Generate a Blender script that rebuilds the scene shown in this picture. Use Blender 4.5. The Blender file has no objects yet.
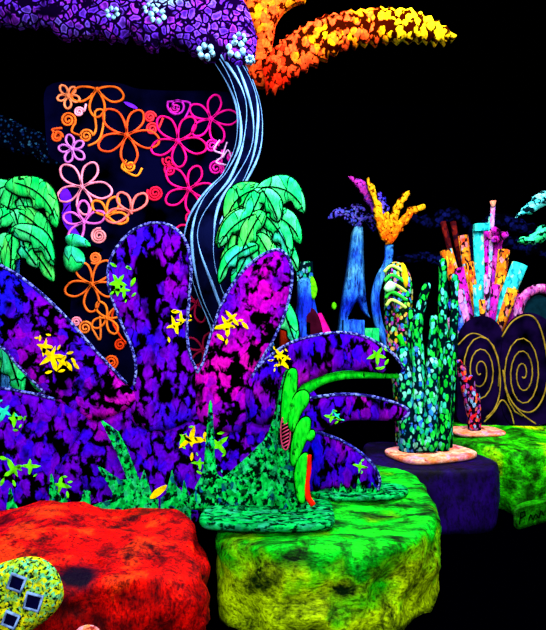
import bpy, bmesh, math, random
from mathutils import Vector, noise
from mathutils.geometry import delaunay_2d_cdt
random.seed(7)
SC = bpy.context.scene
COL = SC.collection
# ------------------------------------------------------------------ camera, world, lights, exposure
F = 600.0
CAMZ = 1.6
cam = bpy.data.cameras.new('camera')
cam_o = bpy.data.objects.new('camera', cam); COL.objects.link(cam_o)
cam_o.location = (0, 0, CAMZ); cam_o.rotation_euler = (math.pi/2, 0, 0)
cam.sensor_fit = 'VERTICAL'; cam.sensor_height = 24.0; cam.lens = 24.0*F/630.0
cam.clip_start = 0.05; cam.clip_end = 60
SC.camera = cam_o
W = bpy.data.worlds.new('world'); SC.world = W; W.use_nodes = True
W.node_tree.nodes['Background'].inputs[0].default_value = (0.02, 0.01, 0.06, 1)
W.node_tree.nodes['Background'].inputs[1].default_value = 0.0
def area(name, loc, target, size, sy, power, col=(1, 1, 1)):
    l = bpy.data.lights.new(name, 'AREA'); l.shape = 'RECTANGLE'; l.size = size; l.size_y = sy
    l.energy = power; l.color = col
    o = bpy.data.objects.new(name, l); COL.objects.link(o); o.location = loc
    o.rotation_euler = (Vector(target)-Vector(loc)).to_track_quat('-Z', 'Y').to_euler()
    return o
area('blacklight_front', (-0.4, 0.3, 5.0), (0, 3.9, 1.1), 5.0, 0.6, 340)
area('blacklight_low_front', (0.3, -2.0, 3.0), (0, 4.2, 1.4), 5.0, 0.8, 270)
area('blacklight_right', (2.4, 2.2, 4.9), (1.7, 5.3, 1.0), 2.4, 0.4, 150)
area('blacklight_far', (1.6, 3.6, 5.3), (1.4, 8.0, 1.9), 3.6, 0.4, 380)
area('blacklight_rock_top', (0.9, 3.9, 4.6), (0.7, 4.0, 0.4), 1.6, 0.5, 110)
vs = SC.view_settings
vs.view_transform = 'Standard'; vs.look = 'None'; vs.gamma = 1.0; vs.use_curve_mapping = False
vs.exposure = 0.0

# ------------------------------------------------------------------ helpers
def P(px, py, Y):
    return Vector(((px-273.0)/F*Y, Y, CAMZ-(py-315.0)/F*Y))
def lin(h):
    r = []
    for i in (0, 2, 4):
        c = int(h[i:i+2], 16)/255.0
        r.append(c/12.92 if c <= 0.04045 else ((c+0.055)/1.055)**2.4)
    return (r[0], r[1], r[2], 1.0)

def spline(pts, n=6, closed=True):
    out = []; N = len(pts)
    rng = range(N if closed else N-1)
    for i in rng:
        if closed:
            a, b, c, d = (pts[(i+k-1) % N] for k in range(4))
        else:
            a, b, c, d = pts[max(i-1, 0)], pts[i], pts[i+1], pts[min(i+2, N-1)]
        for k in range(n):
            t = k/n
            out.append(tuple(0.5*((2*b[j])+(-a[j]+c[j])*t+(2*a[j]-5*b[j]+4*c[j]-d[j])*t*t+(-a[j]+3*b[j]-3*c[j]+d[j])*t**3) for j in range(len(b))))
    if not closed: out.append(tuple(pts[-1]))
    return out

def inside(p, poly):
    x, y = p; r = False; j = len(poly)-1
    for i in range(len(poly)):
        xi, yi = poly[i]; xj, yj = poly[j]
        if (yi > y) != (yj > y) and x < (xj-xi)*(y-yi)/(yj-yi)+xi: r = not r
        j = i
    return r
def edist(p, poly):
    m = 1e9; px, py = p; j = len(poly)-1
    for i in range(len(poly)):
        ax, ay = poly[j]; bx, by = poly[i]; dx, dy = bx-ax, by-ay; L = dx*dx+dy*dy
        t = 0 if L == 0 else max(0, min(1, ((px-ax)*dx+(py-ay)*dy)/L))
        m = min(m, (px-ax-t*dx)**2+(py-ay-t*dy)**2); j = i
    return math.sqrt(m)

class MB:
    """collects shapes, builds ONE mesh object"""
    def __init__(s): s.v = []; s.f = []; s.m = []; s.sm = []; s.e = {}
    def quad(s, f, m, sm=True): s.f.append(f); s.m.append(m); s.sm.append(sm)
    def board(s, pts, Y, th=0.03, bulge=0.0, w=0.1, m=0, sm=6, step=None, bend=None, backbulge=0.0):
        """closed outline in plane Y (pixel pairs -> metres), extruded to a board, optionally swollen"""
        q = spline(pts, sm) if sm else [tuple(p) for p in pts]
        poly = [((x-273)/F*Y, CAMZ-(y-315)/F*Y) for x, y in q]
        s.board_xz(poly, Y, th, bulge, w, m, step, bend, backbulge)
    def board_xz(s, poly, Y, th=0.03, bulge=0.0, w=0.1, m=0, step=None, bend=None, backbulge=0.0):
        n = len(poly); vs_ = [Vector(p) for p in poly]
        if bulge or bend:
            xs = [p[0] for p in poly]; zs = [p[1] for p in poly]
            st = step or max(0.02, min(max(xs)-min(xs), max(zs)-min(zs))/9)
            x = min(xs)+st*.5; row = 0
            while x < max(xs):
                z = min(zs)+st*(.5 if row % 2 else .25)
                while z < max(zs):
                    if inside((x, z), poly) and edist((x, z), poly) > st*.4: vs_.append(Vector((x, z)))
                    z += st
                x += st*.87; row += 1
        rv, re, rf, _, _, _ = delaunay_2d_cdt(vs_, [(i, (i+1) % n) for i in range(n)], [], 1, 1e-6)
        b0 = len(s.v); k = len(rv); dd = []
        for p in rv:
            d = min(edist(p, poly)/w, 1) if (bulge or bend) else 0
            dd.append(d); o = math.sqrt(max(0, 1-(1-d)**2))
            by = bend(p[0], p[1]) if bend else 0
            s.v.append((p[0], Y-th/2-bulge*o+by, p[1])); s.e[b0+len(dd)-1] = d
        for i, p in enumerate(rv):
            d = dd[i]; o = math.sqrt(max(0, 1-(1-d)**2)); by = bend(p[0], p[1]) if bend else 0
            s.v.append((p[0], Y+th/2+backbulge*o+by, p[1]))
        cnt = {}
        for f in rf:
            f = list(f)
            a, b, c = rv[f[0]], rv[f[1]], rv[f[2]]
            if (b-a).cross(c-a) < 0: f.reverse()
            s.quad([b0+i for i in f], m, bool(bulge)); s.quad([b0+k+i for i in reversed(f)], m, bool(backbulge))
            for i in range(3):
                e = (f[i], f[(i+1) % 3]); cnt[e] = 1
        for (a, b) in list(cnt):
            if (b, a) not in cnt:
                s.quad([b0+b, b0+a, b0+k+a, b0+k+b], m, False)
    def tube(s, pts, r, sides=6, m=0, closed=False, cap=True):
        pts = [Vector(p) for p in pts]; n = len(pts)
        rr = r if isinstance(r, (list, tuple)) else [r]*n
        T = []
        for i in range(n):
            a = pts[(i-1) % n] if closed else pts[max(i-1, 0)]; b = pts[(i+1) % n] if closed else pts[min(i+1, n-1)]
            t = b-a; T.append(t.normalized() if t.length > 1e-9 else Vector((0, 0, 1)))
        up = Vector((0, 1, 0)) if abs(T[0].y) < .9 else Vector((1, 0, 0))
        N = (up-T[0]*up.dot(T[0])).normalized(); b0 = len(s.v)
        for i in range(n):
            N = (N-T[i]*N.dot(T[i]))
            N = N.normalized() if N.length > 1e-6 else T[i].orthogonal().normalized()
            B = T[i].cross(N)
            for k in range(sides):
                a = 2*math.pi*k/sides
                s.v.append(tuple(pts[i]+(N*math.cos(a)+B*math.sin(a))*rr[i]))
        for i in range(n if closed else n-1):
            j = (i+1) % n
            for k in range(sides):
                l = (k+1) % sides
                s.quad([b0+i*sides+k, b0+i*sides+l, b0+j*sides+l, b0+j*sides+k], m)
        if cap and not closed:
            s.quad([b0+k for k in reversed(range(sides))], m, False); s.quad([b0+(n-1)*sides+k for k in range(sides)], m, False)
    def box(s, c, d, m=0):
        b0 = len(s.v)
        for z in (-1, 1):
            for y in (-1, 1):
                for x in (-1, 1): s.v.append((c[0]+x*d[0]/2, c[1]+y*d[1]/2, c[2]+z*d[2]/2))
        for f in ((0, 2, 3, 1), (4, 5, 7, 6), (0, 1, 5, 4), (2, 6, 7, 3), (0, 4, 6, 2), (1, 3, 7, 5)):
            s.quad([b0+i for i in f], m, False)
    def slab(s, plan, z0, z1, m=0, bev=0.012):
        """horizontal plate with a rounded rim, plan in metres"""
        q = plan; n = len(q); cx = sum(p[0] for p in q)/n; cy = sum(p[1] for p in q)/n; b0 = len(s.v)
        prof = [(z0, bev), (z0+bev, 0), (z1-bev, 0), (z1-bev*.3, bev*.3), (z1, bev*1.2)]
        for z, ins in prof:
            for x, y in q:
                dx, dy = cx-x, cy-y; L = math.hypot(dx, dy) or 1
                s.v.append((x+dx/L*ins, y+dy/L*ins, z))
        for r in range(len(prof)-1):
            for i in range(n):
                j = (i+1) % n
                s.quad([b0+r*n+i, b0+r*n+j, b0+(r+1)*n+j, b0+(r+1)*n+i], m)
        s.quad([b0+i for i in reversed(range(n))], m, False); s.quad([b0+(len(prof)-1)*n+i for i in range(n)], m, False)
    def build(s, name, mats, parent=None, shift=(0, 0, 0)):
        me = bpy.data.meshes.new(name)
        ox, oy, oz = (parent_world(parent) if parent else Vector(shift))
        me.from_pydata([(x-ox, y-oy, z-oz) for x, y, z in s.v], [], s.f)
        if not isinstance(mats, (list, tuple)): mats = [mats]
        for mm in mats: me.materials.append(mm)
        me.polygons.foreach_set('material_index', s.m)
        me.polygons.foreach_set('use_smooth', s.sm)
        at = me.attributes.new('edge', 'FLOAT', 'POINT')
        at.data.foreach_set('value', [s.e.get(i, 0.0) for i in range(len(s.v))])
        me.update()
        bm = bmesh.new(); bm.from_mesh(me); bmesh.ops.recalc_face_normals(bm, faces=bm.faces); bm.to_mesh(me); bm.free()
        o = bpy.data.objects.new(name, me); COL.objects.link(o)
        if parent: o.parent = parent
        else: o.location = (ox, oy, oz)
        return o
def parent_world(p):
    v = Vector((0, 0, 0))
    while p is not None: v = v+p.location; p = p.parent
    return v
def tag(o, label, cat, group=None):
    o['label'] = label; o['category'] = cat
    if group: o['group'] = group
    return o
def thing(name, loc, label, cat, group=None):
    o = bpy.data.objects.new(name, None); COL.objects.link(o); o.location = loc; o.empty_display_size = .1
    return tag(o, label, cat, group)
def struct(o): o['kind'] = 'structure'; return o

# ------------------------------------------------------------------ materials (all procedural paint)
class NT:
    def __init__(s, name):
        s.mat = bpy.data.materials.new(name); s.mat.use_nodes = True
        s.t = s.mat.node_tree; s.b = s.t.nodes['Principled BSDF']
        s.b.inputs['Roughness'].default_value = .85; s.b.inputs['Specular IOR Level'].default_value = 0.0
    def n(s, ty, ins=None, **kw):
        o = s.t.nodes.new(ty)
        for k, v in kw.items(): setattr(o, k, v)
        for k, v in (ins or {}).items():
            if hasattr(v, 'is_linked') or hasattr(v, 'links'): s.t.links.new(v, o.inputs[k])
            else: o.inputs[k].default_value = v
        return o
    def math(s, op, a, b=0.0, c=0.0, clamp=False):
        o = s.n('ShaderNodeMath', {0: a, 1: b, 2: c}, operation=op, use_clamp=clamp); return o.outputs[0]
    def ramp(s, fac, stops, interp='LINEAR'):
        o = s.n('ShaderNodeValToRGB', {0: fac}); cr = o.color_ramp; cr.interpolation = interp
        while len(cr.elements) < len(stops): cr.elements.new(0.5)
        for e, (p, c) in zip(cr.elements, stops): e.position = p; e.color = lin(c) if isinstance(c, str) else c
        return o.outputs[0]
    def mix(s, f, a, b, blend='MIX'):
        o = s.n('ShaderNodeMix', data_type='RGBA', blend_type=blend)
        for i, v in ((0, f), (6, a), (7, b)):
            if hasattr(v, 'links'): s.t.links.new(v, o.inputs[i])
            else: o.inputs[i].default_value = v
        return o.outputs[2]
    def coord(s, distort=0.0, dscale=8.0, stretch=(1, 1, 1), off=0.0):
        tc = s.n('ShaderNodeTexCoord')
        mp = s.n('ShaderNodeMapping', {0: tc.outputs['Object']}); mp.inputs['Scale'].default_value = stretch; mp.inputs['Location'].default_value = (off, off*.7, off*1.3)
        v = mp.outputs[0]
        if distort:
            nz = s.n('ShaderNodeTexNoise', {'Vector': v, 'Scale': dscale, 'Detail': 2.0})
            sub = s.n('ShaderNodeVectorMath', {0: nz.outputs['Color'], 1: (.5, .5, .5)}, operation='SUBTRACT')
            sc = s.n('ShaderNodeVectorMath', {0: sub.outputs[0], 'Scale': distort}, operation='SCALE')
            v = s.n('ShaderNodeVectorMath', {0: v, 1: sc.outputs[0]}, operation='ADD').outputs[0]
        return v
    def out(s, col, bump=None, bs=.3, bd=.02):
        s.t.links.new(col, s.b.inputs['Base Color'])
        if bump is not None:
            b = s.n('ShaderNodeBump', {'Height': bump, 'Strength': bs, 'Distance': bd}); s.t.links.new(b.outputs[0], s.b.inputs['Normal'])
        return s.mat

def plain(name, h, var=.25, scale=30):
    """brushed flat paint"""
    t = NT(name); v = t.coord()
    nz = t.n('ShaderNodeTexNoise', {'Vector': v, 'Scale': scale, 'Detail': 3.0})
    c = lin(h); d = tuple(x*(1-var*1.6) for x in c[:3])+(1,)
    return t.out(t.ramp(nz.outputs[0], [(.35, d), (.6, c)]))

def cells(name, palette, scale, gap=.1, soft=.06, distort=.03, dscale=10, stretch=(1, 1, 1), holes=0.0, hscale=9, lo=2.5, mixr=.45,
          grad=None, line='000000', rim=None, mid=0.0, off=0.0, contrast=2.2, mode='blob', r=.5, rag=.5):
    """dabs of paint on a dark ground: voronoi dabs, hue from palette by patch + dab"""
    t = NT(name); v = t.coord(distort, dscale, stretch, off); v0 = t.coord(0, 1, (1, 1, 1), off)
    vo = t.n('ShaderNodeTexVoronoi', {'Vector': v, 'Scale': scale}, feature='DISTANCE_TO_EDGE')
    vc = t.n('ShaderNodeTexVoronoi', {'Vector': v, 'Scale': scale}, feature='F1')
    if mode == 'mosaic':
        mask = t.n('ShaderNodeMapRange', {0: vo.outputs['Distance'], 1: gap, 2: gap+soft}, interpolation_type='SMOOTHSTEP').outputs[0]
    elif mode == 'noise':
        q = t.n('ShaderNodeTexNoise', {'Vector': v, 'Scale': scale, 'Detail': 4.0, 'Roughness': .6}).outputs[0]
        mask = t.n('ShaderNodeMapRange', {0: q, 1: r-.04, 2: r+.05}, interpolation_type='SMOOTHSTEP').outputs[0]
    else:
        q = t.n('ShaderNodeTexNoise', {'Vector': v, 'Scale': scale*1.7, 'Detail': 3.0, 'Roughness': .6}).outputs[0]
        d = t.math('ADD', vc.outputs['Distance'], t.math('MULTIPLY_ADD', q, rag*2, -rag))
        mask = t.n('ShaderNodeMapRange', {0: d, 1: r+soft, 2: r-soft}, interpolation_type='SMOOTHSTEP').outputs[0]
    rnd = t.n('ShaderNodeSeparateColor', {0: vc.outputs['Color']}).outputs[0]
    nz = t.n('ShaderNodeTexNoise', {'Vector': v0, 'Scale': lo, 'Detail': 1.5}).outputs[0]
    nz = t.math('MULTIPLY_ADD', nz, contrast, .5-contrast*.5)
    fac = t.math('ADD', t.math('MULTIPLY', rnd, mixr), t.math('MULTIPLY', nz, 1-mixr))
    if grad:
        gx, gy, gz, g0 = grad
        tc = t.n('ShaderNodeTexCoord'); dp = t.n('ShaderNodeVectorMath', {0: tc.outputs['Object'], 1: (gx, gy, gz)}, operation='DOT_PRODUCT')
        fac = t.math('ADD', fac, t.math('ADD', dp.outputs['Value'], g0))
    fac = t.math('ADD', fac, 0.0, clamp=True)
    n = len(palette)
    col = t.ramp(fac, [((i+.5)/n, c) for i, c in enumerate(palette)])
    if rim:   # dab centre darker, ring bright
        rf = t.n('ShaderNodeMapRange', {0: vo.outputs['Distance'], 1: gap+soft, 2: gap+soft+rim}, interpolation_type='SMOOTHSTEP').outputs[0]
        col = t.mix(t.math('MULTIPLY', rf, .75), col, lin('150030'))
    if holes:
        h = t.n('ShaderNodeTexNoise', {'Vector': v, 'Scale': hscale, 'Detail': 2.0}).outputs[0]
        hm = t.n('ShaderNodeMapRange', {0: h, 1: holes-.04, 2: holes+.04}).outputs[0]
        mask = t.math('MULTIPLY', mask, hm)
    if mid:
        ed = t.n('ShaderNodeAttribute', attribute_name='edge').outputs['Fac']
        h2 = t.n('ShaderNodeTexNoise', {'Vector': v, 'Scale': 11.0, 'Detail': 2.0}).outputs[0]
        mm = t.math('ADD', ed, t.math('MULTIPLY_ADD', h2, .8, -.4))
        mm = t.n('ShaderNodeMapRange', {0: mm, 1: mid, 2: mid+.12, 3: 1.0, 4: 0.0}).outputs[0]
        mask = t.math('MULTIPLY', mask, mm)
    br = t.n('ShaderNodeTexNoise', {'Vector': v, 'Scale': 50.0, 'Detail': 3.0}).outputs[0]
    col = t.mix(t.math('MULTIPLY_ADD', br, 2.6, -.85, clamp=True), t.mix(.6, col, lin(line)), col)
    return t.out(t.mix(mask, lin(line), col), mask, .25, .004)

def streaks(name, palette, scale, stretch, dark='000400', amt=.42, zg=None, lo=2.0, bs=.6, contrast=2.4, dirt=.5, fine=0.0, xg=None, spot=None):
    """brushed rock paint: stretched noise strokes, hue by patch (and by height)"""
    t = NT(name); v = t.coord(.12, 3.0, stretch); v0 = t.coord(.1, 4.0)
    a = t.n('ShaderNodeTexNoise', {'Vector': v, 'Scale': scale, 'Detail': 6.0, 'Roughness': .65}).outputs[0]
    lowv = t.n('ShaderNodeTexNoise', {'Vector': v0, 'Scale': lo, 'Detail': 3.0}).outputs[0]
    fac = t.math('MULTIPLY_ADD', lowv, contrast, .5-contrast*.5)
    tc = t.n('ShaderNodeTexCoord'); sp = t.n('ShaderNodeSeparateXYZ', {0: tc.outputs['Object']})
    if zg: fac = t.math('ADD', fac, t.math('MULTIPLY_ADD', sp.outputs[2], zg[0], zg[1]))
    if xg: fac = t.math('ADD', fac, t.math('MULTIPLY_ADD', sp.outputs[0], xg[0], xg[1]))
    fac = t.math('ADD', fac, t.math('MULTIPLY_ADD', a, .8, -.4), clamp=True)
    n = len(palette); col = t.ramp(fac, [((i+.5)/n, c) for i, c in enumerate(palette)])
    m = t.n('ShaderNodeMapRange', {0: a, 1: amt-.08, 2: amt+.12}).outputs[0]
    m2 = t.n('ShaderNodeTexNoise', {'Vector': v0, 'Scale': 5.0, 'Detail': 5.0, 'Roughness': .7}).outputs[0]
    m2 = t.n('ShaderNodeMapRange', {0: m2, 1: .34, 2: .34+dirt*.4}).outputs[0]
    m = t.math('MULTIPLY', m, m2)
    if fine:
        f = t.n('ShaderNodeTexNoise', {'Vector': v0, 'Scale': 70.0, 'Detail': 3.0}).outputs[0]
        m = t.math('MULTIPLY', m, t.n('ShaderNodeMapRange', {0: f, 1: .5-fine, 2: .5}).outputs[0])
    t.b.inputs['Specular IOR Level'].default_value = .05; t.b.inputs['Roughness'].default_value = .6
    a2 = t.n('ShaderNodeTexNoise', {'Vector': v, 'Scale': scale*6, 'Detail': 3.0, 'Roughness': .6}).outputs[0]
    m = t.math('MULTIPLY', m, t.n('ShaderNodeMapRange', {0: a2, 1: .34, 2: .52, 3: .25, 4: 1.0}).outputs[0])
    fin = t.mix(m, lin(dark), col)
    if spot:
        (sc_, sr, scol) = spot
        off = t.n('ShaderNodeVectorMath', {0: t.coord(.1, 9.0), 1: sc_}, operation='SUBTRACT')
        st = t.n('ShaderNodeVectorMath', {0: off.outputs[0], 1: (.7, .7, 1.2)}, operation='MULTIPLY')
        ln = t.n('ShaderNodeVectorMath', {0: st.outputs[0]}, operation='LENGTH')
        fin = t.mix(t.n('ShaderNodeMapRange', {0: ln.outputs['Value'], 1: sr*.55, 2: sr}, interpolation_type='SMOOTHSTEP').outputs[0], lin(scol), fin)
    return t.out(fin, a, bs, .03)

M = {}
M['black'] = plain('black_paint', '000001', .2)
M['navy'] = plain('navy_board_paint', '02021c', .9, 3)
M['purple_blue'] = cells('purple_blue_dabs', ['1c00ff', '4000ec', '6c00dc', '2c00f8', '8a00d8', 'b800cc'], 17, .07, .11, .08, 13, (1, 1, .75), .36, 7, 2.2, .28, r=.57, rag=.55)
M['purple_magenta'] = cells('purple_magenta_dabs', ['2a10ff', '5000e0', 'a000d8', 'd800d0', 'f010c0'], 17, .07, .11, .08, 13, (1, 1, .75), .36, 7, 2.6, .28, r=.57, rag=.55)
M['left_leaf'] = cells('violet_dabs', ['1c10ff', '3a08f0', '7000dc', 'a800d0', 'd410d0'], 17, .07, .11, .08, 13, (1, 1, .9), .38, 7, 2.2, .28, grad=(.35, 0, -.35, .55), r=.57, rag=.55)
M['center_leaf'] = cells('blue_dabs_dark_middle', ['2000ff', '3c08f8', '7000dc', '9800d0'], 17, .07, .11, .08, 13, (1.1, 1, .7), .38, 7, 2.4, .28, mid=.8, r=.53, rag=.55)
M['arm_leaf'] = cells('deep_blue_dabs', ['0c08ff', '2800f0', '4a00d8', '8000cc', 'b010c0'], 17, .07, .11, .08, 13, (1.2, 1, .65), .4, 7, 3.2, .28, r=.57, rag=.55)
M['rim'] = cells('pale_blue_dotted_trim', ['3838d8', '6a78ff', '8fa8ff', '5040d0'], 55, .03, .05, .01, 20, line='14105c')
M['yellow'] = plain('yellow_paint', 'ffe000', .3); M['lime'] = plain('lime_paint', '6aff10', .4)
M['aqua'] = plain('aqua_paint', '20e8c0', .3)
M['white_blue'] = plain('pale_blue_line_paint', '6ea8f0', .3, 12)
M['trunk_navy'] = plain('navy_trunk_paint', '04072a', .8, 6)
M['crown'] = cells('lavender_ring_dabs', ['5a18d8', '7430ff', '8448ff', '6428ff', 'a030e8', '7038ff', '8060ff', 'a0d0ff'], 16, .09, .07, .06, 12, (1, 1, 1), .40, 6, 1.8, .3, rim=.14, line='060018', contrast=2.6, mode='mosaic')
M['crown_white'] = plain('white_cyan_petal_paint', '8cd0f8', .5)
M['orange_frond'] = cells('orange_dabs', ['f02008', 'ff3c14', 'ff481c', 'ff5014', 'ff7a08', 'ffb808', 'ffd010'], 20, .05, .06, .05, 14, (1, 1, .8), .38, 12, 3.0, .35, r=.57, rag=.5, grad=(.62, 0, .12, -.82), line='1c0200')
M['orange_frond_left'] = cells('coral_dabs', ['f02008', 'ff3810', 'ff4818', 'ff5a14', 'ff9a08'], 18, .04, .06, .05, 14, (1, 1, 1), .34, 12, 3.0, .4, r=.66, rag=.5, line='280200')
M['green_leaf'] = cells('mint_green_facets', ['00f068', '28ff88', '08ff70', '50ffa0', '10ff70', '40f0d8', '00e050'], 5.5, .012, .02, .12, 7, (1.5, 1, .6), 0, 9, 4, .5, line='00260f', mode='mosaic')
M['green_leaf2'] = cells('leaf_green_facets', ['00f058', '38ff80', '08ff68', '60ff70', '00e858', 'c0d030'], 7, .015, .02, .12, 7, (1.8, 1, .6), 0, 9, 4, .5, line='002008', mode='mosaic')
M['blue_trunk'] = streaks('blue_streak_paint', ['0a28e0', '1858ff', '3898ff', '70d0ff'], 20, (1, 1, .2), '00083c', .42, bs=.2, dirt=.2)
M['far_crown'] = cells('blue_violet_dabs', ['2a30e8', '5a40ff', '7a60ff', '4050ff', 'a0b0ff'], 24, .08, .08, .05, 8, line='02000e')
M['speckle'] = cells('dim_blue_specks', ['081050', '103080', '2060a8', '50a0d0'], 24, .16, .08, .03, 10, (1, 1, 1), .38, 10, 3, .7, line='01020e', r=.33, rag=.3)
M['dim_navy'] = cells('dim_navy_specks', ['05082a', '080c48', '10186a'], 12, .1, .1, .04, 9, (1, 1, 1), .4, 10, 3, .6, line='010106')
M['far_orange'] = cells('amber_dabs', ['ff3000', 'ff5a08', 'ff8010', 'ffb010', 'ffc818'], 26, .03, .1, .04, 14, line='601400', grad=(0, 0, 1.0, -1.65), r=.7)
M['far_magenta'] = cells('pink_violet_dabs', ['c020c0', 'e838d0', '8a30d0', '6030d0'], 26, .06, .08, .04, 14, line='200020', r=.7)
M['cyan_frond'] = cells('cyan_dabs', ['20d0e8', '48f0ff', '80f8ff', '30e0b0'], 20, .04, .06, .05, 12, (1, 1, 1.4), .36, 10, r=.6, line='001018')
M['green_frond'] = cells('seafoam_dabs', ['20e8a0', '40ffb8', '28f080', '60ffd8'], 20, .04, .06, .05, 12, (1, 1, 1.4), .36, 10, r=.6, line='001008')
M['fern'] = cells('mottled_green', ['004818', '00b840', '00e050', '10f060', '20d080', '006028', '1060a0'], 40, .05, .08, .02, 20, (1, 1, .8), 0, 26, 9, .7, line='000c06', mode='noise', r=.47)
M['fern_base'] = cells('speckled_green', ['008c34', '00b848', '10c060', '006c2c', '20a878', '00c844'], 40, .05, .08, .02, 20, (.6, .8, 1), 0, 30, 9, .7, line='001a0a', mode='noise', r=.46)
M['pad_green'] = cells('bright_green_brushed', ['00d820', '10f020', '20ff28', '00e818'], 30, .0, .04, .02, 12, (1.5, 1, .5), 0, 20, 6, .7, line='003806', mode='noise', r=.36)
M['outline_black'] = plain('black_outline_paint', '000801', .1)
M['red'] = plain('red_paint', 'ff1a04', .3, 20); M['orange'] = plain('orange_paint', 'ff7a10', .3, 20)
M['pink_hatch'] = plain('dull_pink_paint', 'c8406a', .3)
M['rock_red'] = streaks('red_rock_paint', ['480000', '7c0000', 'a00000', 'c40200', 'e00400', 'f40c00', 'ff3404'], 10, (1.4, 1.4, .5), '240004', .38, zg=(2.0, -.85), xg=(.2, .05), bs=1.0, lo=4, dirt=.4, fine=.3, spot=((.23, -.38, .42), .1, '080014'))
M['rock_green'] = streaks('green_rock_paint', ['b8e800', '90e000', '68d800', '20b000', '00c410', '00d020', '10e018'], 9, (.5, 1.8, 1), '001600', .43, zg=(2.6, -.98), bs=1.0, lo=4, dirt=.4, fine=.45)
M['rock_lime'] = streaks('lime_rock_paint', ['108a00', '20d000', '38f000', '90f000', 'd8f000'], 8, (1, .6, 1.6), '041400', .42, xg=(.5, -.1), bs=.8, lo=3)
M['rock_violet'] = streaks('violet_rock_paint', ['06001c', '0c0034', '120046', '180058'], 6, (1, 1, .5), '020008', .36, bs=.5)
M['gold'] = plain('gold_line_paint', '947a24', .35, 14)
M['heart'] = plain('dark_violet_board_paint', '0d0328', .9, 5)
M['cactus'] = cells('green_teal_mosaic', ['00a828', '10e030', '20f040', '08b048', '20d8b0', '60f0e0', '2040e0'], 25, .06, .06, .03, 16, (1.2, 1.2, .7), .3, 12, 6, .75, line='000a10', r=.5, rag=.3)
M['cactus_low'] = cells('pale_teal_mosaic', ['08c040', '20f040', '40e8b0', '90f8e8', '2050e8', '10d860', '3080ff'], 24, .05, .06, .03, 16, (1.2, 1.2, .85), .3, 12, 6, .75, line='00101c', r=.52, rag=.3)
M['totem'] = cells('confetti_mosaic', ['00b838', '10d850', 'ff3060', '2040f0', '18d048', 'ffc010', '60e0c0', '3050f0', 'f020b0', '08a838'], 27, .07, .06, .03, 16, (1.2, 1.2, .9), .3, 12, 6, .9, line='021408', r=.5, rag=.3)
M['pink_slab'] = cells('coral_pink_patches', ['ff7a50', 'ff9a78', 'ffc0a8', 'ff8a40', 'f0a0c0', 'ff5a30'], 12, .015, .03, .05, 10, (1, 1, 1.5), 0, 10, 5, .6, line='7a2018', mode='noise', r=.38)
M['red_coral'] = cells('red_blue_mosaic', ['ff2020', 'e01030', '2050e0', 'ff7010', 'a010a0', '80c0f0'], 26, .07, .06, .03, 16, (1.2, 1.2, .9), .3, 12, 6, .85, line='0a0210')
def tubes_mat(n, pal, line='180410'): return cells(n, pal, 24, .04, .1, .05, 16, (1, 1, .6), 0, 10, 5, .75, line=line, r=.66, rag=.45)
M['t_cyan'] = tubes_mat('cyan_tube_paint', ['20d8d8', '30f0f0', '20d0f0', '40f8d0', '28e8e8', 'e0e020'], '0a8090')
M['t_magenta'] = tubes_mat('magenta_tube_paint', ['b010a8', 'd818c0', 'f020c8', '9018c0', 'f850d0'])
M['t_orange'] = tubes_mat('orange_tube_paint', ['ff5a08', 'ff7a10', 'ff9a20', 'ffc020', 'ff4010', '40c8e0'])
M['t_red'] = tubes_mat('dim_red_tube_paint', ['3a0606', '601008', '801a10'])
M['t_pale'] = tubes_mat('pale_lilac_tube_paint', ['a070f0', 'e8a0ff', 'ff60c0', '70b0ff', 'f08030'])
M['t_blue'] = tubes_mat('blue_tube_paint', ['1030e0', '2860ff', '70a8ff', 'b0d0ff'])
M['ring_pink'] = tubes_mat('pink_ring_paint', ['b01890', 'e038b8', 'ff80d0', '8030a0', 'f0a0e0'])
M['panel_speck'] = cells('yellow_green_speckle', ['e8e800', 'fff000', 'd8f010', 'a0e020', '60d8a0', '40c878'], 75, .05, .08, .02, 20, (1, 1, 1), 0, 32, 4, .5, line='04140c', mode='noise', r=.45)
M['window_frame'] = plain('pale_blue_frame_paint', '7aa0e0', .4, 30); M['window_pane'] = plain('navy_pane_paint', '04042c', .3)
M['hole'] = plain('dark_violet_hole_paint', '0c0018', .5)
M['peach'] = plain('peach_line_paint', 'ffb898', .3, 15)

# ------------------------------------------------------------------ the room (black box)
b = MB(); b.box((0, 4, -.05), (14, 16, .1)); struct(b.build('floor', M['black']))
b = MB(); b.box((0, 4, 5.85), (14, 16, .1)); struct(b.build('ceiling', M['black']))
b = MB(); b.box((0, 12.05, 2.9), (14, .1, 5.8)); struct(b.build('wall_back', M['black']))
b = MB(); b.box((0, -4.05, 2.9), (14, .1, 5.8)); struct(b.build('wall_front', M['black']))
b = MB(); b.box((-7.05, 4, 2.9), (.1, 16, 5.8)); struct(b.build('wall_left', M['black']))
b = MB(); b.box((7.05, 4, 2.9), (.1, 16, 5.8)); struct(b.build('wall_right', M['black']))
# black painted stage the far pieces stand on
b = MB(); b.box((.5, 8.1, .5), (5.0, 3.2, 1.0)); struct(b.build('stage_platform', M['black']))
# black plinth behind the red rock that carries the left half of the big plant
b = MB(); b.box((-1.42, 3.86, .165), (2.0, .62, .33)); struct(b.build('stage_plinth', M['black']))

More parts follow.
